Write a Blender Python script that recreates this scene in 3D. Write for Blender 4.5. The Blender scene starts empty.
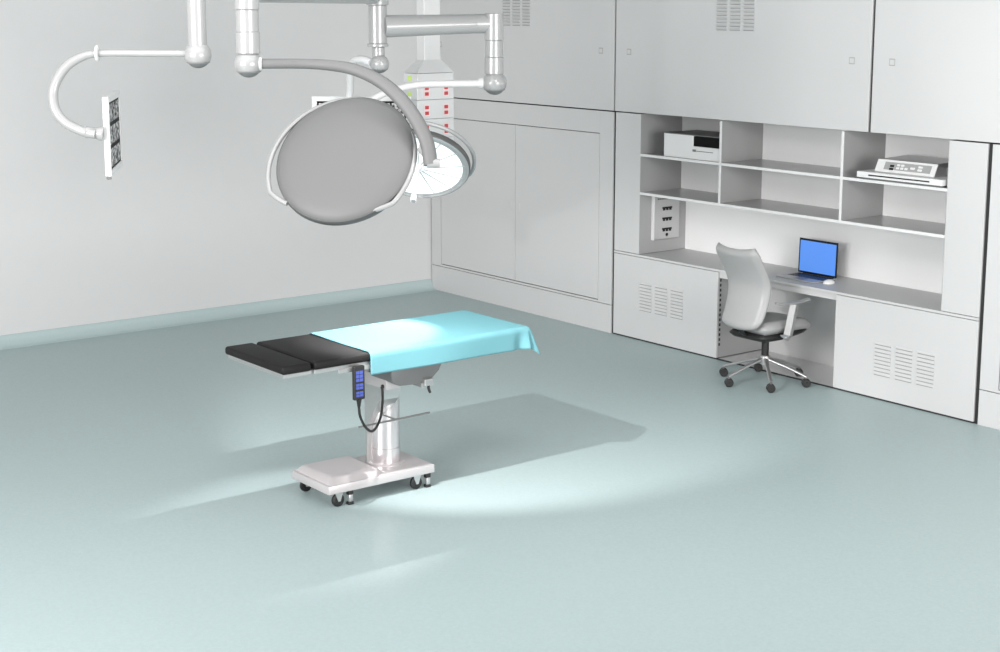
import bpy, bmesh, math, random
from mathutils import Vector, Matrix
random.seed(7)
C = bpy.context.scene.collection
PI = math.pi

# ------------------------------------------------------------------ materials
def mat(name, col, rough=0.5, metal=0.0, spec=0.5, coat=0.0, noise=0.0, nscale=40, bump=0.0, emit=None, estr=0.0, coatr=0.05):
    m = bpy.data.materials.new(name); m.use_nodes = True
    nt = m.node_tree; b = nt.nodes['Principled BSDF']
    b.inputs['Base Color'].default_value = (*col, 1)
    b.inputs['Roughness'].default_value = rough
    b.inputs['Metallic'].default_value = metal
    b.inputs['Specular IOR Level'].default_value = spec
    b.inputs['Coat Weight'].default_value = coat
    b.inputs['Coat Roughness'].default_value = coatr
    tc = nt.nodes.new('ShaderNodeTexCoord'); nz = nt.nodes.new('ShaderNodeTexNoise')
    nz.inputs['Scale'].default_value = nscale; nz.inputs['Detail'].default_value = 4
    nt.links.new(tc.outputs['Object'], nz.inputs['Vector'])
    mx = nt.nodes.new('ShaderNodeMix'); mx.data_type = 'RGBA'
    mx.inputs[6].default_value = (*[c*(1-noise) for c in col], 1)
    mx.inputs[7].default_value = (*[min(1, c*(1+noise)) for c in col], 1)
    nt.links.new(nz.outputs['Fac'], mx.inputs[0]); nt.links.new(mx.outputs[2], b.inputs['Base Color'])
    if bump:
        bp = nt.nodes.new('ShaderNodeBump'); bp.inputs['Strength'].default_value = bump; bp.inputs['Distance'].default_value = 0.002
        nt.links.new(nz.outputs['Fac'], bp.inputs['Height']); nt.links.new(bp.outputs['Normal'], b.inputs['Normal'])
    if emit:
        b.inputs['Emission Color'].default_value = (*emit, 1); b.inputs['Emission Strength'].default_value = estr
    return m
def g(v): return (v, v, v)
M = dict(
    wall=mat('wall_paint', g(.66), .55, noise=.015, nscale=6, spec=.3),
    ceil=mat('ceiling_paint', g(.7), .8, noise=.01),
    cab=mat('white_laminate', g(.60), .35, noise=.01, nscale=3, coat=.6, coatr=.03),
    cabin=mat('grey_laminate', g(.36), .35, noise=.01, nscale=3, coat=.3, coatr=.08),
    worktop=mat('worktop_laminate', g(.52), .45, noise=.03, nscale=90),
    edge=mat('white_edge', g(.76), .4),
    liner=mat('white_liner', g(.92), .4, noise=.01),
    rim_shade=mat('painted_rim_shade', g(.10), .3, metal=.3),
    louvre=mat('louvre_slit', g(.26), .6),
    gap=mat('dark_carcass', g(.02), .7),
    midgap=mat('grey_carcass', g(.05), .7),
    floor=mat('vinyl_floor', (.378, .466, .468), .42, noise=.10, nscale=55, spec=.4),
    cove=mat('vinyl_cove', (.44, .535, .54), .28, noise=.03, nscale=55, spec=.6),
    plastic=mat('white_plastic', g(.60), .3, spec=.5, coat=.3),
    metalw=mat('painted_metal', g(.31), .30, spec=.6, coat=.5, coatr=.12),
    lampgrey=mat('lamp_shell', g(.155), .55, metal=.1, spec=.3),
    silver=mat('brushed_steel', g(.55), .3, metal=.8, noise=.04),
    steel=mat('polished_steel', (.74, .70, .71), .22, metal=.75, noise=.03, nscale=5),
    base=mat('base_cover', (.56, .53, .535), .28, metal=.3, noise=.04, nscale=5),
    darkgrey=mat('dark_grey', g(.16), .4, noise=.05),
    midgrey=mat('mid_grey', g(.19), .4, metal=.3),
    black=mat('black_rubber', g(.012), .5),
    blackpad=mat('black_upholstery', (.010, .009, .009), .6, noise=.1, nscale=25, spec=.25),
    drape=mat('cyan_drape', (.128, .300, .335), .85, noise=.02, nscale=30, spec=.15),
    chairfab=mat('grey_upholstery', g(.36), .38, noise=.03, nscale=20, spec=.5),
    screen=mat('laptop_screen', (.02, .05, .2), .3, emit=(.10, .30, .84), estr=.85),
    keyblue=mat('blue_keypad', (.06, .09, .36), .35),
    black_gloss=mat('black_gloss', g(.008), .3, spec=.3),
    screen_black=mat('screen_black', g(.006), .6, spec=.1),
    film=mat('film_grey', g(.13), .7, noise=.95, nscale=45, spec=.1),
    red=mat('red_socket', (.48, .04, .05), .4),
    pale=mat('pale_frame', (.75, .60, .60), .4),
    lime=mat('lime_socket', (.55, .72, .16), .4),
    led=mat('lamp_lens', g(.82), .4, emit=(1, 1, 1), estr=.3),
    rib=mat('lens_rib', g(.35), .4),
)

_f = M['film'].node_tree; _nz = [n for n in _f.nodes if n.type == 'TEX_NOISE'][0]; _mx = [n for n in _f.nodes if n.type == 'MIX'][0]
_mr = _f.nodes.new('ShaderNodeMapRange'); _mr.inputs[1].default_value = .42; _mr.inputs[2].default_value = .60
_f.links.new(_nz.outputs['Fac'], _mr.inputs[0]); _f.links.new(_mr.outputs[0], _mx.inputs[0])
_mx.inputs[6].default_value = (.03, .03, .03, 1); _mx.inputs[7].default_value = (.55, .55, .55, 1)

# ------------------------------------------------------------------ object helpers
WL = {}
def setp(o, label=None, cat=None, group=None, kind=None):
    if label: o['label'] = label
    if cat: o['category'] = cat
    if group: o['group'] = group
    if kind: o['kind'] = kind
    return o
def thing(name, label, cat, loc=(0, 0, 0), rotz=0, group=None):
    o = bpy.data.objects.new(name, None); C.objects.link(o)
    o.location = loc; o.rotation_euler = (0, 0, rotz); o.empty_display_size = .1
    WL[o] = Vector(loc)
    return setp(o, label, cat, group)
def obj(name, bm, m, parent=None, smooth=False, local=False, label=None):
    """one mesh object; world-built unless local"""
    if not isinstance(m, (list, tuple)): m = [m]
    off = Vector((0, 0, 0))
    if parent is not None and not local: off = WL[parent]
    elif parent is None and not local:
        xs = [v.co for v in bm.verts]
        mn = Vector([min(c[i] for c in xs) for i in range(3)]); mx = Vector([max(c[i] for c in xs) for i in range(3)])
        off = Vector(((mn.x+mx.x)/2, (mn.y+mx.y)/2, mn.z))
    if off.length: bmesh.ops.translate(bm, verts=bm.verts, vec=-off)
    bmesh.ops.recalc_face_normals(bm, faces=bm.faces)
    me = bpy.data.meshes.new(name); bm.to_mesh(me); bm.free()
    for k in m: me.materials.append(k)
    if smooth:
        for p in me.polygons: p.use_smooth = True
        try: me.set_sharp_from_angle(angle=math.radians(38))
        except Exception: pass
    o = bpy.data.objects.new(name, me); C.objects.link(o)
    if parent is not None:
        o.parent = parent; WL[o] = WL[parent]
    else:
        o.location = off; WL[o] = off
    if label: o['label'] = label
    return o
def NB(): return bmesh.new()
def box(bm, x0, x1, y0, y1, z0, z1, bev=0.0, mi=0, seg=2):
    t = NB(); r = bmesh.ops.create_cube(t, size=1)
    for v in t.verts:
        v.co = Vector(((x0+x1)/2+v.co.x*(x1-x0), (y0+y1)/2+v.co.y*(y1-y0), (z0+z1)/2+v.co.z*(z1-z0)))
    if bev: bmesh.ops.bevel(t, geom=t.edges[:], offset=bev, segments=seg, profile=.5, affect='EDGES')
    for f in t.faces: f.material_index = mi
    merge(bm, t); return bm
def merge(bm, t, M4=None):
    if M4 is not None: bmesh.ops.transform(t, matrix=M4, verts=t.verts)
    me = bpy.data.meshes.new('tmp'); t.to_mesh(me); t.free(); bm.from_mesh(me); bpy.data.meshes.remove(me)
def frame_to(d):
    d = Vector(d).normalized()
    a = Vector((0, 0, 1)) if abs(d.z) < .9 else Vector((1, 0, 0))
    x = a.cross(d).normalized(); y = d.cross(x)
    return Matrix((x, y, d)).transposed()
def spline(pts, n=8):
    pts = [Vector(p) for p in pts]
    if len(pts) < 3: return pts
    P = [2*pts[0]-pts[1]]+pts+[2*pts[-1]-pts[-2]]; out = []
    for i in range(1, len(P)-2):
        for k in range(n):
            t = k/n; a, b, c, d = P[i-1], P[i], P[i+1], P[i+2]
            out.append(.5*((2*b)+(c-a)*t+(2*a-5*b+4*c-d)*t*t+(3*b-a-3*c+d)*t**3))
    out.append(pts[-1]); return out
def tube(bm, pts, r, seg=16, mi=0, ry=None, up=None, closed=False):
    """r number or list/func of fraction; ry gives an oval/flat section"""
    pts = [Vector(p) for p in pts]; n = len(pts); rings = []
    prev = None
    for i, p in enumerate(pts):
        if closed: d = (pts[(i+1) % n]-pts[i-1]).normalized()
        else: d = (pts[min(i+1, n-1)]-pts[max(i-1, 0)]).normalized()
        if up is not None:
            y = (Vector(up)-d*d.dot(Vector(up))).normalized(); x = y.cross(d)
        elif prev is None: m3 = frame_to(d); x = m3.col[0].copy(); y = m3.col[1].copy()
        else: x = (prev-d*prev.dot(d)).normalized(); y = d.cross(x)
        prev = x
        f = i/(n-1) if n > 1 else 0
        rr = r(f) if callable(r) else r
        r2 = rr if ry is None else (ry(f) if callable(ry) else ry)
        rings.append([bm.verts.new(p+x*math.cos(2*PI*k/seg)*rr+y*math.sin(2*PI*k/seg)*r2) for k in range(seg)])
    m = n if closed else n-1
    for i in range(m):
        a, b = rings[i], rings[(i+1) % n]
        for k in range(seg):
            f = bm.faces.new((a[k], a[(k+1) % seg], b[(k+1) % seg], b[k])); f.material_index = mi
    if not closed:
        for q in (rings[0][::-1], rings[-1]): bm.faces.new(q).material_index = mi
    return bm
def lathe(bm, prof, c=(0, 0, 0), axis=(0, 0, 1), seg=32, mi=0):
    """prof list of (r, h) along axis"""
    m3 = frame_to(axis); c = Vector(c); rings = []
    for r, h in prof:
        if r < 1e-5: rings.append([bm.verts.new(c+m3@Vector((0, 0, h)))])
        else: rings.append([bm.verts.new(c+m3@Vector((r*math.cos(2*PI*k/seg), r*math.sin(2*PI*k/seg), h))) for k in range(seg)])
    for a, b in zip(rings[:-1], rings[1:]):
        for k in range(seg):
            k2 = (k+1) % seg
            q = [a[0]] if len(a) == 1 else [a[k], a[k2]]
            w = [b[0]] if len(b) == 1 else [b[k2], b[k]]
            if len(q)+len(w) >= 3:
                bm.faces.new(q+w).material_index = mi
    if len(rings[0]) > 1: bm.faces.new(rings[0][::-1]).material_index = mi
    if len(rings[-1]) > 1: bm.faces.new(rings[-1]).material_index = mi
    return bm
def prism(bm, poly, axis, a, b, mi=0):
    """extrude a closed 2-D polygon (the two other axes in order) between a and b along axis 0/1/2"""
    def pt(u, v, w):
        o = [0, 0, 0]; o[axis] = w
        i, j = [k for k in range(3) if k != axis]; o[i] = u; o[j] = v; return o
    A = [bm.verts.new(pt(u, v, a)) for u, v in poly]; B = [bm.verts.new(pt(u, v, b)) for u, v in poly]
    n = len(poly)
    for i in range(n):
        bm.faces.new((A[i], A[(i+1) % n], B[(i+1) % n], B[i])).material_index = mi
    bm.faces.new(A[::-1]).material_index = mi; bm.faces.new(B).material_index = mi
    return bm
def B(*a, **k): return box(NB(), *a, **k)

# ------------------------------------------------------------------ the room
H = 4.0
XR, YF = 18.0, -14.0
setp(obj('floor', B(-.15, XR, YF, .75, -.1, 0), M['floor']), kind='structure')
setp(obj('wall_left', B(-.15, 0, YF, .75, 0, H), M['wall']), kind='structure')
setp(obj('wall_back', B(0, XR, .63, .75, 0, H), M['wall']), kind='structure')
setp(obj('ceiling', B(-.15, 8.0, -8.0, .75, H, H+.1), M['ceil']), kind='structure')
cv = NB()
prof = [(0.0, 0.0), (.115, 0.0), (.115, .002)]
for k in range(1, 9):
    a = k/8*PI/2
    prof.append((.115-.1*math.sin(a), .002+.085*(1-math.cos(a))))
prof += [(.013, .108), (.010, .111), (0, .111)]
prism(cv, prof, 1, YF, -.001)
setp(obj('baseboard_left', cv, M['cove'], smooth=True), kind='structure')

# ------------------------------------------------------------------ cabinets
def vent_bm(x0, x1, z0, z1, rows, y=0.0):
    bm = NB(); w = x1-x0; cw = w*.285; gp = (w-3*cw)/2; ph = (z1-z0)/rows
    for c in range(3):
        a = x0+c*(cw+gp)
        for r in range(rows):
            zc = z0+(r+.5)*ph
            # raised louvre hood over a dark slit
            prism(bm, [(y+.001, zc-ph*.34), (y-.010, zc-ph*.26), (y-.011, zc-ph*.18), (y-.001, zc+ph*.26), (y+.001, zc+ph*.26)], 0, a, a+cw)
            box(bm, a+.004, a+cw-.004, y-.0012, y+.001, zc-ph*.50, zc-ph*.30, mi=1)
    return bm
def slot_latch(x, z, y=0.0):
    bm = NB(); s = .028
    box(bm, x-s, x+s, y-.003, y+.001, z-s, z+s, bev=.0015)
    box(bm, x-s*.75, x+s*.75, y-.0045, y-.002, z-s*.70, z+s*.70, mi=1, bev=.0008)
    return bm
ZS = 2.134
def upper(x0, x1, label, cx):
    t = thing('wall_cabinet', label, 'cabinet', ((x0+x1)/2, .3, ZS+.01), group=None)
    obj('body', B(x0-.012, x1+.012, .022, .628, ZS+.012, 3.62), M['midgap'], t)
    d = obj('door', B(x0, x1, 0, .02, ZS+.01, 3.62, bev=.002), M['cab'], t)
    for x in (x0+.185, x1-.185):
        obj('latch', slot_latch(x, 2.70), [M['cabin'], M['cab']], d)
    obj('vent', vent_bm(cx-.222, cx+.222, 2.915, 3.225, 10), [M['cab'], M['louvre']], d)
upper(.018, 2.998, 'high white wall cabinet nearest the corner, above the tall double-door cabinet', 1.52)
upper(3.022, 6.018, 'high white wall cabinet above the printer and the open shelves, middle of the row', 4.545)
upper(6.046, 9.05, 'high white wall cabinet at the right end of the row, above the scanner', 7.55)

def tall(x0, x1, label, xa, xm, xb, handles=True):
    t = thing('tall_cabinet', label, 'cabinet', ((x0+x1)/2, .3, 0))
    obj('body', B(x0-.014 if x0 < .1 else x0, x1, .022, .628, 0, ZS), M['midgap'], t)
    fr = NB(); z0, z1 = .300, 1.922
    box(fr, x0, xa, 0, .02, .279, ZS-.002, bev=.0015); box(fr, xb, x1, 0, .02, .279, ZS-.002, bev=.0015)
    box(fr, xa, xb, 0.0, .02, .279, z0); box(fr, xa, xb, 0.0, .02, z1, ZS-.002)
    obj('door_frame', fr, M['cab'], t)
    obj('plinth', B(x0, x1, 0, .02, 0, .273, bev=.0015), M['cab'], t)
    for a, b, hx in ((xa+.007, xm-.004, xm-.07), (xm+.004, xb-.007, xm+.07)):
        d = obj('door', B(a, b, .001, .02, z0+.007, z1-.007, bev=.003), M['cab'], t)
        hb = NB(); box(hb, hx-.018, hx+.018, -.003, .002, 1.03, 1.13, bev=.003)
        box(hb, hx-.010, hx+.010, -.004, -.001, 1.05, 1.11, bev=.001)
        obj('handle', hb, M['cab'], d)
tall(.018, 3.000, 'tall white cabinet with two framed doors in the room corner', .19, 1.505, 2.81)
tall(7.182, 10.18, 'tall white framed-door cabinet at the right edge, beyond the black gap', 7.345, 8.68, 10.01)

# black shadow-gap posts between the units
obj_ = obj('gap_post', B(7.146, 7.178, .012, .6, 0, ZS), M['gap'])
setp(obj_, 'black recessed strip between the desk unit and the right-hand tall cabinet', 'filler strip')

# open wall desk: two base cabinets, worktop, knee space, shelves
def basecab(x0, x1, label, v0, v1, w0):
    t = thing('base_cabinet', label, 'cabinet', ((x0+x1)/2, .3, 0))
    obj('body', B(x0+.001, x1-.001, .021, .60, .012, .794), M['cabin'], t)
    obj('toe_strip', B(x0, x1, .004, .05, 0, .012), M['gap'], t)
    d = obj('door', B(x0, x1, 0, .02, .013, .793, bev=.002), M['cab'], t)
    obj('vent', vent_bm(v0, v1, w0, w0+.280, 9), [M['cab'], M['louvre']], d)
    return t
tb = basecab(3.035, 4.415, 'white base cabinet with louvre vents left of the swivel chair', 3.40, 3.985, .290)
for k in range(14):
    obj('shelf_pin_hole', B(4.4135, 4.4165, .030, .047, .12+k*.045, .145+k*.045), M['gap'], tb)
basecab(5.765, 7.142, 'white base cabinet with louvre vents at the right end of the desk', 6.18, 6.765, .200)
t = thing('knee_space', 'light grey open knee space under the worktop behind the swivel chair', 'desk recess', (5.09, .3, 0))
obj('back_panel', B(4.416, 5.764, .600, .620, .0, .794), M['cab'], t)
obj('bottom_panel', B(4.416, 5.764, .012, .60, .0, .006), M['cab'], t)
obj('toe_strip', B(4.416, 5.764, .002, .012, 0, .011), M['gap'], t)
obj('apron_rail', B(4.418, 5.762, .018, .036, .742, .797, bev=.002), M['cab'], t)
wt = thing('worktop', 'long grey worktop with white front edge under the open shelves', 'worktop', (5.09, .3, .798))
obj('slab', B(3.035, 7.142, .001, .62, .798, .818), M['worktop'], wt)
obj('edge_band', B(3.035, 7.142, -.003, .001, .7985, .8185, bev=.001), M['cab'], wt)

su = thing('shelf_unit', 'open white and grey shelf unit above the worktop holding the printer', 'shelf unit', (5.09, .3, .80))
Zt = ZS-.001
for a, b in ((3.035, 3.378), (6.800, 7.142)):
    obj('side_pilaster', B(a, b, .001, .60, .8225, Zt, bev=.001), M['cab'], su)
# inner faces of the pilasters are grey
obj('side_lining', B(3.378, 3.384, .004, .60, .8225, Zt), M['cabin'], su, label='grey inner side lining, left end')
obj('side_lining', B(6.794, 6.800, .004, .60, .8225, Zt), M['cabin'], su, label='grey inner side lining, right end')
obj('back_panel', B(3.384, 6.794, .600, .620, .819, 1.388), M['liner'], su)
obj('back_panel', B(3.384, 6.794, .530, .620, 1.389, Zt), M['liner'], su)
for z in (1.410, 1.768):
    s = obj('shelf', B(3.384, 6.794, .006, .529, z-.022, z-.001), M['cabin'], su)
    obj('edge_band', B(3.380, 6.798, .000, .006, z-.024, z, bev=.001), M['edge'], s)
for x in (4.405, 5.770):
    for z0, z1 in ((1.410, 1.744), (1.768, Zt)):
        s = obj('divider', B(x-.010, x+.010, .006, .529, z0, z1), M['cabin'], su)
        obj('edge_band', B(x-.012, x+.012, .000, .006, z0, z1, bev=.001), M['edge'], s)

# control panel fixed on the inner left side
cp = thing('wall_control_panel', 'white wall panel with three dark slots fixed under the left shelf beside the worktop', 'control panel', (3.40, .32, .95))
obj('housing', B(3.3845, 3.415, .16, .485, .945, 1.375, bev=.004), M['silver'], cp)
obj('front_edge', B(3.384, 3.417, .150, .162, .943, 1.377, bev=.002), M['edge'], cp)
for z in (1.235, 1.135, 1.035):
    sb = NB()
    for k in range(3): box(sb, 3.414, 3.418, .270+k*.040, .300+k*.040, z-.018, z+.012, bev=.001)
    box(sb, 3.414, 3.4165, .262, .388, z-.001, z+.016)
    obj('slot', sb, M['black_gloss'], cp)
bt = NB(); lathe(bt, [(0, -.001), (.016, -.001), (.016, .004), (.012, .006), (0, .006)], (3.414, .325, .985), (1, 0, 0), 16)
obj('button', bt, M['black_gloss'], cp)
lb = NB()
for k in range(9): box(lb, 3.414, 3.4165, .20+k*.027, .222+k*.027, 1.322, 1.336)
obj('text_line', lb, M['darkgrey'], cp)

# printer
pr = thing('printer', 'white desktop printer with black paper slot on the upper left shelf', 'printer', (4.0, .25, 1.768))
pb = NB(); x0, x1, ya, yb, z0, z1 = 3.672, 4.372, .02, .44, 1.769, 1.975
box(pb, x0, 4.045, ya, yb, z0, z1+.004, bev=.004)
box(pb, 4.04, x1, ya, yb, z0, 1.885, bev=.004)
box(pb, 4.04, x1, .20, yb, 1.88, z1+.002)
obj('body', pb, M['edge'], pr)
obj('tray_recess', B(4.046, x1-.002, .03, .21, 1.884, 1.974), M['screen_black'], pr)
obj('lid', B(x0-.002, x1, .022, yb+.002, z1+.004, z1+.012, bev=.002), M['darkgrey'], pr)
obj('drawer_slot', B(4.06, 4.30, .0155, .0225, 1.862-.02, 1.868-.02, bev=.001), M['midgrey'], pr)
obj('button', B(4.046, 4.085, .0145, .0225, 1.838, 1.858, bev=.002), M['darkgrey'], pr)
obj('feet', B(x0+.03, x1-.03, .06, yb-.05, 1.768, 1.772), M['black'], pr)

# scanner with console
sc = thing('document_scanner', 'flat white scanner with a long slot and a button console on the upper right shelf', 'scanner', (6.35, .2, 1.768))
obj('base', B(5.950, 6.772, -.03, .38, 1.785, 1.832, bev=.003), M['edge'], sc)
obj('slot', B(6.07, 6.655, -.0335, -.028, 1.803, 1.813, bev=.001), M['black_gloss'], sc)
obj('foot_rail', B(6.00, 6.76, -.005, .36, 1.768, 1.786), M['darkgrey'], sc)
cb = NB(); prism(cb, [(.040, 1.832), (.045, 1.842), (.085, 1.925), (.105, 1.932), (.43, 1.945), (.43, 1.832)], 0, 6.085, 6.635)
obj('console', cb, M['silver'], sc, label='grey console body behind a sloped button panel')
def slope(bm, x0, x1, f0, f1, th=.003, mi=0):
    """a plate lying on the sloped console face between fractions f0..f1"""
    A = Vector((0, .045, 1.842)); D = Vector((0, .04, .083)); n = Vector((0, -.083, .04)).normalized()
    a = A+D*f0; b = A+D*f1
    P = [a-n*.0005, b-n*.0005, b+n*th, a+n*th]
    prism(bm, [(p.y, p.z) for p in P], 0, x0, x1, mi)
pn = NB(); slope(pn, 6.075, 6.645, -.08, 1.05, .008)
pl_ = obj('button_panel', pn, M['edge'], sc)
pn = NB(); slope(pn, 6.155, 6.60, .15, .85, .0095)
obj('panel_inset', pn, M['cabin'], sc)
for k, (x, f, w, m_) in enumerate([(6.23, .5, .018, 'black_gloss'), (6.23, .22, .018, 'black_gloss'), (6.29, .62, .014, 'edge'), (6.29, .35, .014, 'edge'), (6.33, .62, .014, 'edge'), (6.33, .35, .014, 'edge'), (6.37, .35, .014, 'edge'), (6.43, .45, .02, 'edge'), (6.50, .62, .02, 'edge'), (6.50, .35, .02, 'edge')]):
    kb = NB(); slope(kb, x-w, x+w, f-.09, f+.09, .014)
    obj('button', kb, M[m_], sc)
sb = NB()
for x in (6.62, 6.70): box(sb, x-.012, x+.012, .30, .33, 1.83, 1.965, bev=.003)
box(sb, 6.60, 6.77, .20, .40, 1.832, 1.90, bev=.004)
obj('side_block', sb, M['darkgrey'], sc)

# laptop + mouse
lp = thing('laptop', 'open laptop with a plain blue screen on the grey worktop', 'laptop', (5.15, .35, .80))
obj('deck', B(4.935, 5.365, .185, .475, .8005, .812, bev=.003), M['cabin'], lp)
kb = NB()
for r in range(5):
    for c_ in range(13):
        box(kb, 4.965+c_*.0302, 4.991+c_*.0302, .305+r*.030, .331+r*.030, .811, .8145, bev=.001, seg=1)
obj('keyboard', kb, M['black_gloss'], lp)
obj('touchpad', B(5.10, 5.22, .20, .29, .8115, .8128), M['midgrey'], lp)
def tilt(bm, y0=.468, z0=.812, ang=math.radians(1.5)):
    bmesh.ops.transform(bm, matrix=Matrix.Translation((0, y0, z0)) @ Matrix.Rotation(-ang, 4, 'X') @ Matrix.Translation((0, -y0, -z0)), verts=bm.verts); return bm
obj('screen_lid', tilt(B(4.935, 5.365, .468, .476, .815, 1.118, bev=.003)), M['black_gloss'], lp)
obj('display', tilt(B(4.950, 5.350, .4665, .4685, .832, 1.100)), M['screen'], lp)
hb = NB(); tube(hb, [(4.99, .474, .813), (5.33, .474, .813)], .006, 10); obj('hinge', hb, M['black'], lp)
ms = NB(); bmesh.ops.create_uvsphere(ms, u_segments=24, v_segments=12, radius=1)
for v in ms.verts:
    v.co = Vector((5.42+v.co.x*.042, .265+v.co.y*.060, .801+max(0, v.co.z)*.034))
bmesh.ops.remove_doubles(ms, verts=ms.verts, dist=.0004)
setp(obj('computer_mouse', ms, M['edge'], smooth=True), 'small white mouse on the worktop just right of the laptop', 'mouse')

lp.location.z += .018; lp.location.x += .045; lp.location.y -= .055; _m = bpy.data.objects['computer_mouse']; _m.location.z += .018; _m.location.x += .055; _m.location.y -= .02
# ------------------------------------------------------------------ swivel chair
cx, cy = 5.25, -.27
ch = thing('swivel_chair', 'light grey upholstered office swivel chair pulled up to the desk', 'chair', (cx, cy, 0))
def backrest():
    nu, nv = 16, 22; th = .036; bm = NB(); F, Bk = [], []
    for j in range(nv+1):
        v = j/nv
        zz = .50+.69*v
        # half width and outline
        w = .212+.026*math.sin(min(1, v*1.15)*PI/2)
        # profile: lumbar forward, top leaning back
        yy = -.585+.105*math.sin(PI*min(1, v*1.05))**1.2-.065*max(0, v-.55)/.45
        rf, rb = [], []
        for i in range(nu+1):
            u = -1+2*i/nu
            # rounded corners
            e = 1.0
            if v < .12: e = 1-.16*(1-v/.12)**2
            if v > .90: e = 1-.15*((v-.90)/.10)**2
            x = w*u*e
            dz = 0
            if v > .72: dz = (v-.72)/.28*(.022*abs(u)**2.2-.012)
            if v < .15: dz = (.15-v)/.15*.02*abs(u)**3
            curve = -.035*(1-u*u)   # wraps around the sitter
            edge = (1-min(1, (1-abs(u))*6))**2.6; ev = (1-min(1, min(v, 1-v)*12))**2.4
            t_ = th*(1-.8*max(edge, ev))
            rf.append(bm.verts.new((x, yy+curve+.035+t_, zz+dz)))
            rb.append(bm.verts.new((x, yy+curve+.035-t_, zz+dz)))
        F.append(rf); Bk.append(rb)
    for j in range(nv):
        for i in range(nu):
            bm.faces.new((F[j][i], F[j][i+1], F[j+1][i+1], F[j+1][i])); bm.faces.new((Bk[j][i], Bk[j+1][i], Bk[j+1][i+1], Bk[j][i+1]))
        for i in (0, nu): bm.faces.new((F[j][i], F[j+1][i], Bk[j+1][i], Bk[j][i]))
    for i in range(nu):
        for j in (0, nv): bm.faces.new((F[j][i], F[j][i+1], Bk[j][i+1], Bk[j][i]))
    bmesh.ops.recalc_face_normals(bm, faces=bm.faces)
    bmesh.ops.translate(bm, verts=bm.verts, vec=(cx, -.035, 0))
    return bm
br = obj('backrest', backrest(), M['chairfab'], ch)
for p in br.data.polygons: p.use_smooth = True
def pad(x0, x1, y0, y1, zf, th, n=14, rx=.05):
    """cushion: zf(y fraction) gives the centre height"""
    bm = NB(); T, L = [], []
    for j in range(n+1):
        b = j/n; tr, lr = [], []
        for i in range(n+1):
            a = i/n
            u, v = 2*a-1, 2*b-1
            k = (1-.10*abs(v)**4)
            x = (x0+x1)/2+(x1-x0)/2*u*k; y = (y0+y1)/2+(y1-y0)/2*v*(1-.06*abs(u)**4)
            e = max(abs(u), abs(v)); t_ = th*math.sqrt(max(0.02, 1-max(0, (e-.76)/.24)**2.4))
            z = zf(b)
            tr.append(bm.verts.new((x, y, z+t_))); lr.append(bm.verts.new((x, y, z-t_*.9)))
        T.append(tr); L.append(lr)
    for j in range(n):
        for i in range(n):
            bm.faces.new((T[j][i], T[j][i+1], T[j+1][i+1], T[j+1][i])); bm.faces.new((L[j][i], L[j+1][i], L[j+1][i+1], L[j][i+1]))
        for i in (0, n): bm.faces.new((T[j][i], T[j+1][i], L[j+1][i], L[j][i]))
    for i in range(n):
        for j in (0, n): bm.faces.new((T[j][i], T[j][i+1], L[j][i+1], L[j][i]))
    return bm
zs_ = lambda b: .492-.022*max(0, (b-.6)/.4)**2+.012*(1-b)
so = obj('seat', pad(cx-.225, cx+.225, -.53, .085, zs_, .056), M['chairfab'], ch)
for p in so.data.polygons: p.use_smooth = True
ss = obj('seat_shell', pad(cx-.215, cx+.215, -.52, .055, lambda b: .432+.03*max(0, (b-.45)/.55)-.005, .040), M['black'], ch, label='black plastic shell under the seat')
for p in ss.data.polygons: p.use_smooth = True
bs = NB(); tube(bs, spline([(cx, -.36, .44), (cx, -.52, .44), (cx, -.575, .50), (cx, -.545, .60)], 6), .03, 10, ry=.012)
obj('back_support', bs, M['black'], ch, smooth=True)
gl = NB(); lathe(gl, [(.031, .20), (.031, .42), (.06, .422), (.06, .44)], (cx, cy, 0))
obj('gas_lift', gl, M['black'], ch, smooth=True)
hub = NB(); lathe(hub, [(.02, .150), (.042, .155), (.046, .20), (.042, .225), (.034, .232)], (cx, cy, 0), seg=24)
obj('base_hub', hub, M['silver'], ch, smooth=True)
for k in range(6):
    a = math.radians(21+60*k); d = Vector((math.cos(a), math.sin(a), 0)); q = Vector((-d.y, d.x, 0))
    lg = NB(); c0 = Vector((cx, cy, 0))
    tube(lg, [c0+d*.03+Vector((0, 0, .200)), c0+d*.20+Vector((0, 0, .150)), c0+d*.34+Vector((0, 0, .100)), c0+d*.375+Vector((0, 0, .086))], lambda f: .020-.006*f, 12, ry=lambda f: .015-.005*f, up=(0, 0, 1))
    lo = obj('base_leg', lg, M['silver'], ch, smooth=True)
    e = c0+d*.37
    cs = NB(); tube(cs, [e+Vector((0, 0, .045)), e+Vector((0, 0, .088))], .009, 10, mi=1)
    for s in (-1, 1):
        qq = Vector((.78, -.62, 0)); w0 = e+qq*(s*.010)+Vector((0, 0, .0365)); m3 = qq*s
        lathe(cs, [(0, 0), (.030, 0), (.036, .004), (.036, .014), (.031, .019), (.012, .019), (.010, .022), (0, .022)], w0, m3, 20)
    box(cs, e.x-.012, e.x+.012, e.y-.012, e.y+.012, .036, .058, bev=.004, mi=1)
    obj('caster', cs, [M['black'], M['darkgrey']], lo, smooth=True)
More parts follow.
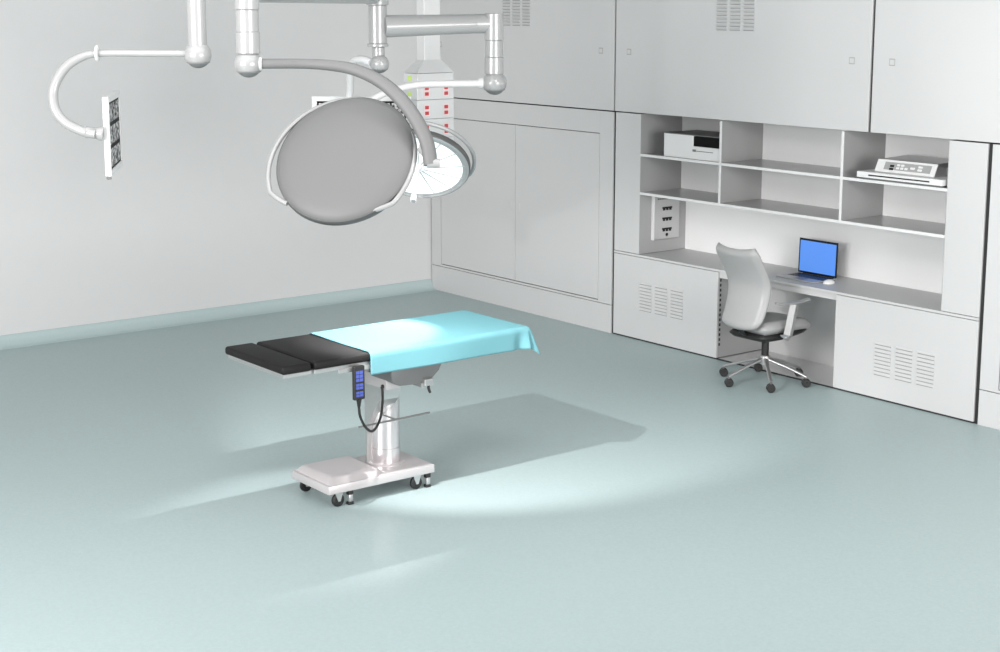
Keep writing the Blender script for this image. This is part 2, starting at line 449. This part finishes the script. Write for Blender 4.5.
for s in (-1, 1):
    x = cx+s*.275
    ar = NB()
    tube(ar, [(x-s*.03, -.315, .425), (x, -.30, .45), (x, -.235, .70)], lambda f: .060-.008*f, 4, ry=.020, up=(1, 0, 0))
    tube(ar, [(cx+s*.10, -.30, .43), (x+s*.0, -.30, .43)], .028, 4, ry=.010, up=(0, 0, 1))
    ao = obj('armrest_post', ar, M['silver'], ch)
    pd = NB(); tube(pd, spline([(x-s*.01, -.45, .735), (x, -.38, .722), (x, -.24, .716), (x, -.10, .722), (x+s*.0, -.06, .728)], 5), lambda f: .034*min(1, .45+3*min(f, 1-f)), 14, ry=.010, up=(0, 0, 1))
    obj('armrest_pad', pd, M['metalw'], ch, smooth=True)

# ------------------------------------------------------------------ operating table
ot = thing('operating_table', 'steel operating table on a wheeled base with black head cushions', 'operating table', (5.70, -4.45, 0))
TX0, TX1, TY0, TY1, TZ = 5.342, 6.065, -5.375, -3.475, 1.016
base = B(5.450, 5.915, -4.975, -4.157, .100, .154, bev=.004)
bo = obj('base_plate', base, M['base'], ot, smooth=True)
cvr = NB()
L0 = [(5.458, -4.962), (5.900, -4.962), (5.890, -4.50), (5.458, -4.50)]; L1 = [(5.49, -4.915), (5.83, -4.90), (5.80, -4.58), (5.49, -4.56)]
A_ = [cvr.verts.new((x, y, .150)) for x, y in L0]; B_ = [cvr.verts.new((x, y, .192)) for x, y in L1]
for i in range(4): cvr.faces.new((A_[i], A_[(i+1) % 4], B_[(i+1) % 4], B_[i]))
cvr.faces.new(B_); cvr.faces.new(A_[::-1])
bmesh.ops.bevel(cvr, geom=cvr.edges[:], offset=.016, segments=4, profile=.5, affect='EDGES')
obj('base_cover', cvr, M['base'], ot, smooth=True)
kx, ky = 5.660, -4.376
rg = NB(); lathe(rg, [(.125, .150), (.125, .158), (.117, .163), (.09, .163)], (kx, ky, 0), seg=48)
obj('column_collar', rg, M['base'], ot, smooth=True)
c1 = NB(); lathe(c1, [(.099, .160), (.099, .262)], (kx, ky, 0), seg=48)
obj('lower_column', c1, M['steel'], ot, smooth=True)
c2 = NB(); lathe(c2, [(.094, .262), (.097, .265), (.097, .74), (.08, .76)], (kx, ky, 0), seg=48)
obj('upper_column', c2, M['steel'], ot, smooth=True)
fp = NB(); prism(fp, [(5.612, .158), (5.632, .158), (5.640, .36), (5.665, .44), (5.73, .54), (5.80, .62), (5.840, .705), (5.612, .705)], 1, -4.505, -4.36)
obj('rear_spine', fp, M['silver'], ot)
br_ = B(5.585, 5.875, -4.505, -4.40, .703, .786, bev=.003)
box(br_, 5.592, 5.66, -4.50, -4.40, .78, .93, bev=.004)
obj('head_bracket', br_, M['base'], ot, smooth=True)
kc = NB(); lathe(kc, [(0, -.004), (.014, -.003), (.014, .006), (0, .008)], (5.838, -4.507, .722), (0, -1, 0), 14)
obj('cord_socket', kc, M['black'], ot, smooth=True)
hs = NB(); prism(hs, [(-4.50, .925), (-4.52, .83), (-4.51, .77), (-4.45, .738), (-4.28, .730), (-4.20, .752), (-4.14, .80), (-4.11, .86), (-4.105, .925)], 0, 5.70, 5.955)
bmesh.ops.bevel(hs, geom=hs.edges[:], offset=.010, segments=3, profile=.5, affect='EDGES')
obj('tilt_housing', hs, M['midgrey'], ot, smooth=True, label='grey curved tilt housing under the drape')
cl = NB(); box(cl, 5.950, 5.980, -4.275, -4.205, .715, .760, bev=.004); box(cl, 5.86, 5.965, -4.29, -4.235, .705, .735, bev=.003)
obj('clamp', cl, M['silver'], ot)
kn = NB(); tube(kn, spline([(5.968, -4.238, .725), (5.968, -4.238, .695), (5.975, -4.230, .665)], 4), .009, 10)
obj('clamp_knob', kn, M['black'], ot, smooth=True)
frm = NB()
box(frm, TX0+.015, TX1-.012, TY0+.015, -5.165, .940, .966, bev=.004)
box(frm, TX0+.015, TX1-.012, -5.145, TY1-.02, .938, .966, bev=.004)
for x in (TX0+.10, TX1-.06): box(frm, x-.02, x+.02, -5.20, -5.10, .944, .962, bev=.003)
obj('top_frame', frm, M['silver'], ot)
obj('under_beam', B(5.50, 5.93, -4.85, -3.80, .905, .939, bev=.005), M['darkgrey'], ot)
for x in (TX0+.010, TX1-.006):
    rb = NB(); box(rb, x-.005, x+.005, -4.98, -4.62, .918, .946, bev=.002)
    for y in (-4.92, -4.70): box(rb, min(x, 5.72+(x-5.72)*.93), max(x, 5.72+(x-5.72)*.93), y-.012, y+.012, .924, .942, bev=.002)
    obj('side_rail', rb, M['silver'], ot)
def cushion(x0, x1, y0, y1, z0, z1):
    b = B(x0, x1, y0, y1, z0, z1, bev=.018, seg=4); return b
obj('head_cushion', cushion(TX0-.005, TX1+.005, TY0, -5.172, .966, TZ+.003), M['blackpad'], ot, smooth=True)
obj('back_cushion', cushion(TX0-.005, TX1+.005, -5.150, TY1, .966, TZ+.003), M['blackpad'], ot, smooth=True)
rd = NB(); tube(rd, [(5.90, -4.735, .503), (5.90, -4.185, .510)], .0065, 10)
tube(rd, [(5.72, -4.45, .506), (5.90, -4.45, .506)], .006, 8)
obj('lever_bar', rd, M['midgrey'], ot, smooth=True)
for (x, y) in ((5.468, -4.885), (5.862, -4.885), (5.455, -4.255), (5.868, -4.285)):
    cs = NB()
    lathe(cs, [(0, 0), (.030, 0), (.043, .004), (.045, .012), (.043, .020), (.028, .024), (.026, .021), (0, .021)], (x, y, .045), (1, 0, 0), 24)
    # fork cheek over the upper wheel
    prism(cs, [(y-.030, .100), (y-.004, .036), (y+.012, .036), (y+.034, .100)], 0, x+.0235, x+.027, 1)
    prism(cs, [(y-.030, .100), (y-.004, .036), (y+.012, .036), (y+.034, .100)], 0, x-.006, x-.002, 1)
    fx, fy = x+.005, y+.085
    box(cs, fx, fx+.030, fy-.018, fy+.020, .066, .101, bev=.003)
    box(cs, fx+.002, fx+.030, fy-.014, fy+.016, .020, .068, bev=.005, mi=1)
    box(cs, fx-.001, fx+.031, fy-.019, fy+.021, .0, .020, bev=.004)
    obj('caster', cs, [M['black'], M['silver']], bo, smooth=True)

# drape
def drape():
    rr = .030; w = .371; Lf = -4.755; Le = TY1+.005   # cushion half width, cloth start, bed end
    hang = .140; hang_e = .13; top = TZ+.0075
    def over(d):
        if d <= 0: return 0.0, 0.0
        q = rr*PI/2
        if d < q: a = d/rr; return rr*math.sin(a), rr*(1-math.cos(a))
        return rr, rr+(d-q)
    wi = w+.004-rr; yi = Le+.004-rr+.0
    bm = NB(); G = []
    A = [(-wi-hang-.02)+(2*(wi+hang+.02))*i/100 for i in range(101)]
    Bn = 120; Bv = [Lf+(yi+hang_e+.02-Lf)*j/Bn for j in range(Bn+1)]
    xc = 5.7035
    for b in Bv:
        row = []
        for a in A:
            da = max(0, abs(a)-wi); db = max(0, b-yi); sg = 1 if a > 0 else -1
            r = math.hypot(da, db)
            x = min(wi, abs(a)); y = min(yi, b)
            if r > 0:
                ux, uy = da/r, db/r
                o, dn = over(r)
                th = math.degrees(math.atan2(db, da))
                fl = max(0, r-rr)
                flare = .05
                if db > 0 and da > 0: flare += .32*math.exp(-((th-45)/24)**2)
                # soft hang waves
                if db <= 0:
                    near = (yi-b)
                    flare += -.18*math.exp(-((near-.075)/.035)**2)+.22*math.exp(-(near/.035)**2)+.05*math.sin(b*7)
                elif da <= 0:
                    near = wi-abs(a)
                    flare += -.15*math.exp(-((near-.07)/.035)**2)+.2*math.exp(-(near/.03)**2)+.06*math.sin(a*14)
                x += ux*(o+fl*flare); y += uy*(o+fl*flare)
                z = top-dn+fl*flare*flare*.3
            else: z = top
            z += .0018*math.sin(a*9+b*5)*math.sin(b*11) if r == 0 else 0
            row.append(bm.verts.new((xc+sg*x, y, z)))
        G.append(row)
    for j in range(Bn):
        for i in range(100):
            bm.faces.new((G[j][i], G[j][i+1], G[j+1][i+1], G[j+1][i]))
    return bm
dr = obj('surgical_drape', drape(), M['drape'], smooth=False)
for p in dr.data.polygons: p.use_smooth = True
md = dr.modifiers.new('thick', 'SOLIDIFY'); md.thickness = .003; md.offset = 1
setp(dr, 'pale cyan surgical drape spread over the far part of the operating table', 'drape')

# hand control hung on the rail
hc = thing('hand_control', 'black corded hand control with blue keys hanging on the table side rail', 'remote control', (6.095, -4.845, .72))
bd = B(6.076, 6.102, -4.892, -4.812, .742, .957, bev=.006)
box(bd, 6.0645, 6.078, -4.866, -4.834, .905, .950, bev=.003)
obj('body', bd, M['black'], hc)
for z0, z1 in ((.858, .930), (.810, .848), (.762, .798)):
    kb = NB()
    for c_ in range(2):
        n = 3 if z1-z0 > .05 else 2
        for r in range(n):
            h = (z1-z0)/n
            box(kb, 6.1015, 6.104, -4.878+c_*.027, -4.854+c_*.027, z0+r*h, z0+r*h+h*.82, bev=.0008)
    obj('key_group', kb, M['keyblue'], hc)
cd = NB(); tube(cd, [(6.09, -4.852, .744), (6.09, -4.852, .715), (6.09, -4.852, .68)], lambda f: .018-.011*f, 10)
obj('strain_relief', cd, M['black'], hc, smooth=True)
cd = NB(); tube(cd, spline([(6.09, -4.852, .69), (6.09, -4.845, .635), (6.07, -4.80, .560), (6.03, -4.73, .505), (5.98, -4.66, .500), (5.93, -4.59, .545), (5.88, -4.54, .62), (5.845, -4.515, .69), (5.838, -4.516, .722)], 8), .0085, 10)
obj('cord', cd, M['black'], hc, smooth=True)

# ------------------------------------------------------------------ ceiling-hung equipment
def ball(bm, c, r, capz=True, mi=0, mj=1):
    n = 12; pr_ = []
    lathe(bm, [(r*math.cos(a), r*math.sin(a)) for a in [(-.42+(.42+.5)*k/n)*PI/1 if 0 else math.radians(-38+128*k/n) for k in range(n+1)]][:-1]+[(0, r)], c, (0, 0, 1), 32, mi)
    lathe(bm, [(0, -r*.98)]+[(r*.965*math.cos(math.radians(a)), r*.98*math.sin(math.radians(a))) for a in (-78, -66, -55, -46, -38)]+[(r*.9, -r*.55)], c, (0, 0, 1), 32, mj)
    return bm
def pole(bm, x, y, z0, segs):
    """segs: list of (ztop, radius); stepped tube"""
    pf = []; z = z0
    for zt, r in segs:
        pf += [(r-.003, z), (r, z+.003), (r, zt-.003), (r-.003, zt)]; z = zt
    return lathe(bm, pf, (x, y, 0), (0, 0, 1), 32)
def ceiling_plate(parent, x, y, r=.14):
    b = NB(); lathe(b, [(r, H-.001), (r, H-.02), (r*.8, H-.05), (r*.45, H-.06)][::-1], (x, y, 0)); obj('ceiling_flange', b, M['plastic'], parent, smooth=True)
def ring_basis(n, e):
    n = Vector(n).normalized(); a = (Vector(e)-n*Vector(e).dot(n)).normalized(); return n, a, n.cross(a)
Rv = Vector((.612, .791, 0))

def lamp(t, c, n, R, face_r, arc0, arc1, yr, mat_back, yoke_r=.013, yoff=-.01, handle=.24, ysh=(0, 0)):
    c = Vector(c); n, a, b = ring_basis(n, Rv)
    sh = NB(); k = R/.41
    lathe(sh, [(0, -.050*k), (.12*k, -.049*k), (.24*k, -.044*k), (.33*k, -.034*k), (.375*k, -.022*k), (.398*k, -.006*k), (.41*k, .014*k), (.41*k, .040*k), (.402*k, .052*k), (.385*k, .056*k), (face_r, .052*k)], c, n, 72)
    so = obj('lamp_shell', sh, mat_back, t, smooth=True)
    rm = NB(); lathe(rm, [(.4095*k, .004*k), (.4120*k, .010*k), (.4125*k, .040*k), (.4045*k, .0525*k), (.4025*k, .050*k)], c, n, 72)
    obj('rim_shade_band', rm, M['rim_shade'], so, smooth=True)  # dark colour paints in the shade on the rim's unlit underside
    ln = NB(); lathe(ln, [(face_r, .050*k), (face_r*.7, .058*k), (face_r*.3, .062*k), (0, .063*k)], c, n, 60)
    lo = obj('lens', ln, M['led'], t, smooth=True, label='glowing white lens')
    rb = NB()
    for q in range(14):
        th = 2*PI*q/14+.12; d = a*math.cos(th)+b*math.sin(th)
        tube(rb, [c+n*.0640*k+d*.05*k, c+n*.0610*k+d*face_r*.5, c+n*.0520*k+d*face_r*.98], .0034, 6)
    obj('lens_rib', rb, M['rib'], lo)
    hd = NB(); lathe(hd, [(.04*k, .058*k), (.03*k, .075*k), (.018, .09*k), (.017, handle-.05), (.022, handle-.045), (.022, handle), (0, handle)], c, n, 24)
    obj('sterile_handle', hd, M['plastic'], t, smooth=True)
    hc_ = NB(); lathe(hc_, [(.0165, handle), (.0165, handle+.004), (0, handle+.004)], c, n, 20)
    obj('handle_tip', hc_, M['darkgrey'], t, smooth=True)
    # yoke: arc around the head
    pts = []
    N = 48
    for q in range(N+1):
        th = math.radians(arc0+(arc1-arc0)*q/N)
        rad = yr
        if q < 3: rad = yr-(3-q)*(yr-R+.035)/3
        if q > N-3: rad = yr-(q-(N-3))*(yr-R+.035)/3
        pts.append(c+n*yoff+a*ysh[0]+b*ysh[1]+(a*math.cos(th)+b*math.sin(th))*rad)
    yk = NB(); tube(yk, pts, yoke_r, 12)
    obj('yoke', yk, M['metalw'], t, smooth=True)
    return c, n, a, b

# main lamp (nearest)
sl = thing('surgical_light', 'large round surgical light seen from its grey back, curved arm, nearest and largest lamp', 'surgical light', (5.150, -4.056, H))
ceiling_plate(sl, 5.150, -4.056, .16)
px, py = 6.150, -5.590
pb_ = NB(); pole(pb_, px, py, 2.885, [(3.005, .068), (3.130, .064), (3.36, .070)])
obj('drop_tube', pb_, M['metalw'], sl, smooth=True)
bl = NB(); ball(bl, (px, py, 2.828), .080)
obj('joint', bl, [M['metalw'], M['midgrey']], sl, smooth=True)
bm_ = NB(); tube(bm_, [(5.175, -4.10, 3.215), (6.150, -5.590, 3.225)], lambda f: .062-.006*f, 24)
obj('boom', bm_, M['metalw'], sl, smooth=True)
cp_ = NB(); pole(cp_, px, py, 3.36, [(3.375, .055)]); obj('tube_cap', cp_, M['metalw'], sl, smooth=True)
ur = NB(); pole(ur, 5.150, -4.056, 3.147, [(3.30, .075), (H-.05, .062)])
obj('ceiling_spindle', ur, M['metalw'], sl, smooth=True)
am = NB(); AP = [(6.195, -5.545, 2.828), (6.335, -5.364, 2.828), (6.457, -5.241, 2.820), (6.564, -5.144, 2.796), (6.685, -5.056, 2.734), (6.792, -4.995, 2.642), (6.888, -4.954, 2.528), (6.960, -4.931, 2.401), (7.002, -4.936, 2.283)]
tube(am, spline(AP, 8), lambda f: .028+.012*min(1, max(0, f-.15)*2.2), 20, ry=lambda f: .026+.006*min(1, f*2), up=(.84, -.53, .1))
obj('curved_arm', am, M['lampgrey'], sl, smooth=True, label='grey oval curved arm')
fc = NB(); lathe(fc, [(.036, -.01), (.040, 0), (.040, .02), (.033, .03)], Vector((6.186, -5.556, 2.828)), (.61, .79, 0), 24)
obj('arm_collar', fc, M['plastic'], sl, smooth=True)
c1v, n1v, a1, b1 = lamp(sl, (6.565, -5.220, 2.304), (-.488, .643, -.590), .41, .36, 60, -216, .430, M['lampgrey'], .014, .012, ysh=(-.028, .030))
pv = NB(); tube(pv, [(7.010, -4.935, 2.300), c1v+n1v*-.006+a1*.44], .018, 14)
lathe(pv, [(0, -.035), (.024, -.035), (.026, -.03), (.026, .03), (.024, .035), (0, .035)], Vector((7.012, -4.925, 2.292)), (.61, .79, 0), 20)
obj('pivot', pv, M['metalw'], sl, smooth=True)

# second lamp
s2 = thing('surgical_light', 'surgical light with glowing white lens facing the room, half behind the big grey lamp', 'surgical light', (5.15, -4.05, H))
p4 = (5.412, -3.272)
q4 = NB(); pole(q4, p4[0], p4[1], 2.675, [(2.790, .066), (2.905, .061), (3.09, .066)])
obj('drop_tube', q4, M['metalw'], s2, smooth=True)
bl = NB(); ball(bl, (p4[0]+.006, p4[1], 2.613), .084); obj('joint', bl, [M['metalw'], M['midgrey']], s2, smooth=True)
bo2 = NB(); tube(bo2, [(5.165, -4.02, 3.005), (5.35, -3.38, 3.018)], lambda f: .075-.010*f, 28)
obj('boom', bo2, M['metalw'], s2, smooth=True)
cr = NB(); tube(cr, [(5.348, -3.39, 3.018), (5.405, -3.24, 3.020)], .0665, 28); obj('boom_end', cr, M['metalw'], s2, smooth=True)
sp_ = NB(); pole(sp_, 5.150, -4.056, 2.870, [(2.890, .072), (3.145, .062)]); obj('ceiling_spindle', sp_, M['metalw'], s2, smooth=True)
AP = [(5.375, -3.350, 2.610), (5.155, -3.633, 2.606), (5.072, -3.744, 2.592), (4.992, -3.858, 2.558), (4.925, -3.963, 2.498), (4.885, -4.038, 2.416), (4.877, -4.084, 2.293), (4.90, -4.085, 2.17)]
am = NB(); tube(am, spline(AP, 8), .025, 18); obj('curved_arm', am, M['plastic'], s2, smooth=True)
fc = NB(); lathe(fc, [(.030, 0), (.038, .01), (.038, .03), (.030, .045)], Vector((5.375, -3.325, 2.612)), (-.61, -.79, 0), 24)
obj('arm_collar', fc, M['plastic'], s2, smooth=True)
c2v, n2v, a2, b2 = lamp(s2, (5.180, -3.755, 2.078), (.500, -.480, -.720), .362, .338, -38, 190, .386, M['metalw'], .014, -.035, handle=.34)
pv = NB(); tube(pv, [(4.90, -4.085, 2.18), c2v+n2v*-.035-a2*.38], .018, 14); obj('pivot', pv, M['metalw'], s2, smooth=True)

# monitors
def make_monitor(t, c, nrm, w, h):
    """panel centre c, facing nrm (horizontal)"""
    c = Vector(c); n = Vector((nrm[0], nrm[1], 0)).normalized(); e = Vector((-n.y, n.x, 0))
    Mx = Matrix.Translation(c) @ Matrix((( e.x, n.x, 0, 0), (e.y, n.y, 0, 0), (0, 0, 1, 0), (0, 0, 0, 1)))
    def add(name, b, m, **k):
        bmesh.ops.transform(b, matrix=Mx, verts=b.verts); return obj(name, b, m, t, **k)
    fr = NB(); f = .035
    box(fr, -w/2, w/2, -.018, .008, -h/2, h/2, bev=.004)
    for a in (-1, 1):
        box(fr, -w/2 if a < 0 else w/2-f, -w/2+f if a < 0 else w/2, .006, .016, -h/2, h/2, bev=.002)
        box(fr, -w/2+f*.9, w/2-f*.9, .006, .016, -h/2 if a < 0 else h/2-f, -h/2+f if a < 0 else h/2, bev=.002)
    add('frame', fr, M['plastic'])
    sb = NB(); box(sb, -w/2+f, w/2-f, .007, .010, -h/2+f, h/2-f)
    so = add('screen', sb, M['screen_black'])
    tw = (w-2*f)/3; thh = (h-2*f)/3
    fb = NB()
    for i in range(3):
        for j in range(3):
            x0 = -w/2+f+i*tw; z0 = -h/2+f+j*thh
            box(fb, x0+tw*.07, x0+tw*.46, .0095, .0112, z0+thh*.09, z0+thh*.90)
            box(fb, x0+tw*.52, x0+tw*.93, .0095, .0112, z0+thh*.09, z0+thh*.90)
    bmesh.ops.transform(fb, matrix=Mx, verts=fb.verts); obj('scan_images', fb, M['film'], so)
    return c, n, e
mo = thing('monitor', 'white-framed scan monitor on a long curved arm, at the far left against the wall', 'monitor', (5.975, -5.814, H))
ceiling_plate(mo, 5.975, -5.814, .13)
pb_ = NB(); pole(pb_, 5.975, -5.814, 2.93, [(3.52, .052), (H-.05, .058)]); obj('drop_tube', pb_, M['metalw'], mo, smooth=True)
bl = NB(); ball(bl, (5.975, -5.814, 2.877), .076); obj('joint', bl, [M['metalw'], M['midgrey']], mo, smooth=True)
am = NB(); AP = [(5.94, -5.858, 2.885), (5.80, -6.037, 2.886), (5.631, -6.255, 2.886), (5.568, -6.343, 2.862), (5.523, -6.421, 2.799), (5.503, -6.478, 2.693), (5.522, -6.486, 2.582), (5.568, -6.450, 2.504), (5.634, -6.379, 2.454), (5.688, -6.320, 2.437)]
tube(am, spline(AP, 8), lambda f: .020+.008*max(0, min(1, (f-.2)*5)), 18); obj('curved_arm', am, M['metalw'], mo, smooth=True)
rg = NB(); lathe(rg, [(.030, -.008), (.044, -.007), (.046, 0), (.044, .007), (.030, .008)], (5.625, -6.262, 2.886), (.61, .79, 0), 28); obj('arm_ring', rg, M['plastic'], mo, smooth=True)
mc = Vector(((5.687+5.157)/2, (-6.255-5.944)/2, 2.417))
make_monitor(mo, mc, (.505, .863), .614, .452)
jn = NB(); lathe(jn, [(.024, -.03), (.034, -.02), (.030, .03), (.040, .06), (.040, .075), (.03, .078)], Vector((5.655, -6.345, 2.446)), (.45, .85, -.12), 24)
obj('swivel_joint', jn, M['metalw'], mo, smooth=True)
tb_ = NB(); box(tb_, -.012, .012, -.012, .012, -.02, 0, bev=.003); bmesh.ops.translate(tb_, verts=tb_.verts, vec=(5.672, -6.246, 2.193)); obj('cable_stub', tb_, M['midgrey'], mo)

m2 = thing('monitor', 'white-framed scan monitor half hidden behind the large surgical light', 'monitor', (5.155, -4.056, 2.86))
pb_ = NB(); pole(pb_, 5.155, -4.056, 2.80, [(2.868, .042)]); obj('drop_tube', pb_, M['metalw'], m2, smooth=True)
bl = NB(); ball(bl, (5.172, -4.059, 2.755), .064); obj('joint', bl, [M['metalw'], M['midgrey']], m2, smooth=True)
am = NB(); AP = [(5.139, -4.106, 2.765), (5.06, -4.115, 2.782), (4.95, -4.11, 2.775), (4.84, -4.075, 2.735), (4.78, -4.045, 2.66), (4.72, -4.01, 2.56), (4.68, -4.00, 2.46), (4.655, -3.96, 2.38), (4.66, -3.92, 2.33)]
tube(am, spline(AP, 8), .026, 16); obj('curved_arm', am, M['plastic'], m2, smooth=True)
make_monitor(m2, (4.62, -3.853, 2.270), (.791, -.612), .705, .470)

# supply pendant
pd = thing('supply_pendant', 'white ceiling supply pendant with red and lime sockets behind the lamps', 'ceiling pendant', (4.19, -2.96, H))
ceiling_plate(pd, 4.19, -2.96, .2)
X0, X1, Y0, Y1 = 4.105, 4.282, -3.135, -2.795
obj('column', B(4.135, 4.235, -3.035, -2.885, 2.72, H-.05, bev=.004), M['plastic'], pd)
hd = NB(); A_ = [hd.verts.new(v) for v in ((X0, Y0, 2.632), (X1, Y0, 2.632), (X1, Y1, 2.632), (X0, Y1, 2.632))]
B_ = [hd.verts.new(v) for v in ((4.132, -3.04, 2.728), (4.238, -3.04, 2.728), (4.238, -2.88, 2.728), (4.132, -2.88, 2.728))]
for i in range(4): hd.faces.new((A_[i], A_[(i+1) % 4], B_[(i+1) % 4], B_[i]))
hd.faces.new(B_); hd.faces.new(A_[::-1]); obj('hood', hd, M['plastic'], pd)
zt = 2.630
for i in range(4):
    zb = [2.430, 2.284, 2.138, 1.992][i]
    mdl = obj('socket_module', B(X0, X1, Y0, Y1, zb+.001, zt-.001, bev=.003), M['plastic'], pd)
    for y in (Y0+.085, Y1-.075):
        fb = NB(); box(fb, X1, X1+.003, y-.027, y+.027, zb+.022, zb+.112, bev=.001)
        fo = obj('socket_plate', fb, M['pale'], mdl)
        for z in (zb+.045, zb+.088):
            rb = NB(); box(rb, X1+.002, X1+.007, y-.017, y+.017, z-.013, z+.013, bev=.002)
            rb2 = obj('red_socket', rb, M['red'], mdl)
    gb = NB(); box(gb, X0+.055, X0+.10, Y0-.006, Y0, zt-.055, zt-.022, bev=.002); box(gb, X0+.055, X0+.10, Y0-.006, Y0, zb+.022, zb+.055, bev=.002); obj('lime_socket', gb, M['lime'], mdl)
    zt = zb

for o in list(C.objects):
    n = o.name.split('.')[0]
    if o.parent is None and n in ('wall_cabinet', 'tall_cabinet', 'base_cabinet', 'monitor', 'surgical_light'):
        o['group'] = {'wall_cabinet': 'high wall cabinets', 'tall_cabinet': 'tall framed-door cabinets', 'base_cabinet': 'vented base cabinets under the worktop', 'monitor': 'ceiling-hung scan monitors', 'surgical_light': 'ceiling-hung surgical lights'}[n]
# ------------------------------------------------------------------ lights
def area(name, loc, target, sx, sy, power, col=(1, 1, 1)):
    l = bpy.data.lights.new(name, 'AREA'); l.shape = 'RECTANGLE'; l.size = sx; l.size_y = sy; l.energy = power; l.color = col
    o = bpy.data.objects.new(name, l); C.objects.link(o); o.location = loc
    o.rotation_euler = (Vector(target)-Vector(loc)).to_track_quat('-Z', 'Y').to_euler(); return o
area('key_light', (8.6, -4.6, 4.5), (7.8, 0, 2.9), 1.6, 1.6, 130, (1, .985, .98))
area('fill_light', (17.5, -5.0, 2.6), (0, -4.5, 1.4), 6.0, 3.2, 800, (1, .975, .97))  # added unseen fill, no window there; lifts the left wall
area('fill_light', (8.0, -12.0, 3.0), (5.0, 0, 1.4), 4.5, 2.4, 670, (1, .975, .97))  # added unseen fill, no window there; lifts cabinet fronts and shelf backs
area('ceiling_light', (7.2, -6.2, 3.9), (7.2, -6.2, 0), 3.0, 3.0, 52)
def spot(name, loc, d, power, ang, blend, rad):
    l = bpy.data.lights.new(name, 'SPOT'); l.energy = power; l.spot_size = math.radians(ang); l.spot_blend = blend; l.shadow_soft_size = rad
    o = bpy.data.objects.new(name, l); C.objects.link(o); o.location = loc
    o.rotation_euler = Vector(d).to_track_quat('-Z', 'Y').to_euler(); return o
spot('surgical_light_beam', c1v+n1v*.27, (-.43, .62, -.68), 250, 77, .45, .012)
L2 = c2v+n2v*.365
spot('surgical_light_beam', L2, Vector((5.85, -4.9, 0))-L2, 120, 57, .55, .012)
w = bpy.data.worlds.new('world'); bpy.context.scene.world = w; w.use_nodes = True
w.node_tree.nodes['Background'].inputs[0].default_value = (1, 1, 1, 1)
w.node_tree.nodes['Background'].inputs[1].default_value = .34

# ------------------------------------------------------------------ camera
cam = bpy.data.cameras.new('camera'); co = bpy.data.objects.new('camera', cam); C.objects.link(co)
cam.sensor_fit = 'HORIZONTAL'; cam.sensor_width = 36; cam.lens = 1574.983/1000*36
cam.shift_y = -45/1000; cam.clip_end = 100
pit, yaw = .1784, -.9120
fw = Vector((math.sin(yaw)*math.cos(pit), math.cos(yaw)*math.cos(pit), -math.sin(pit)))
r_ = Vector((math.cos(yaw), -math.sin(yaw), 0)); u_ = r_.cross(fw)
co.matrix_world = Matrix.Translation((14.1248, -9.9652, 3.1992)) @ Matrix((r_, u_, -fw)).transposed().to_4x4()
S = bpy.context.scene; S.camera = co
S.view_settings.view_transform = 'Standard'; S.view_settings.look = 'None'; S.view_settings.exposure = .1; S.view_settings.gamma = 1
S.view_settings.use_curve_mapping = False
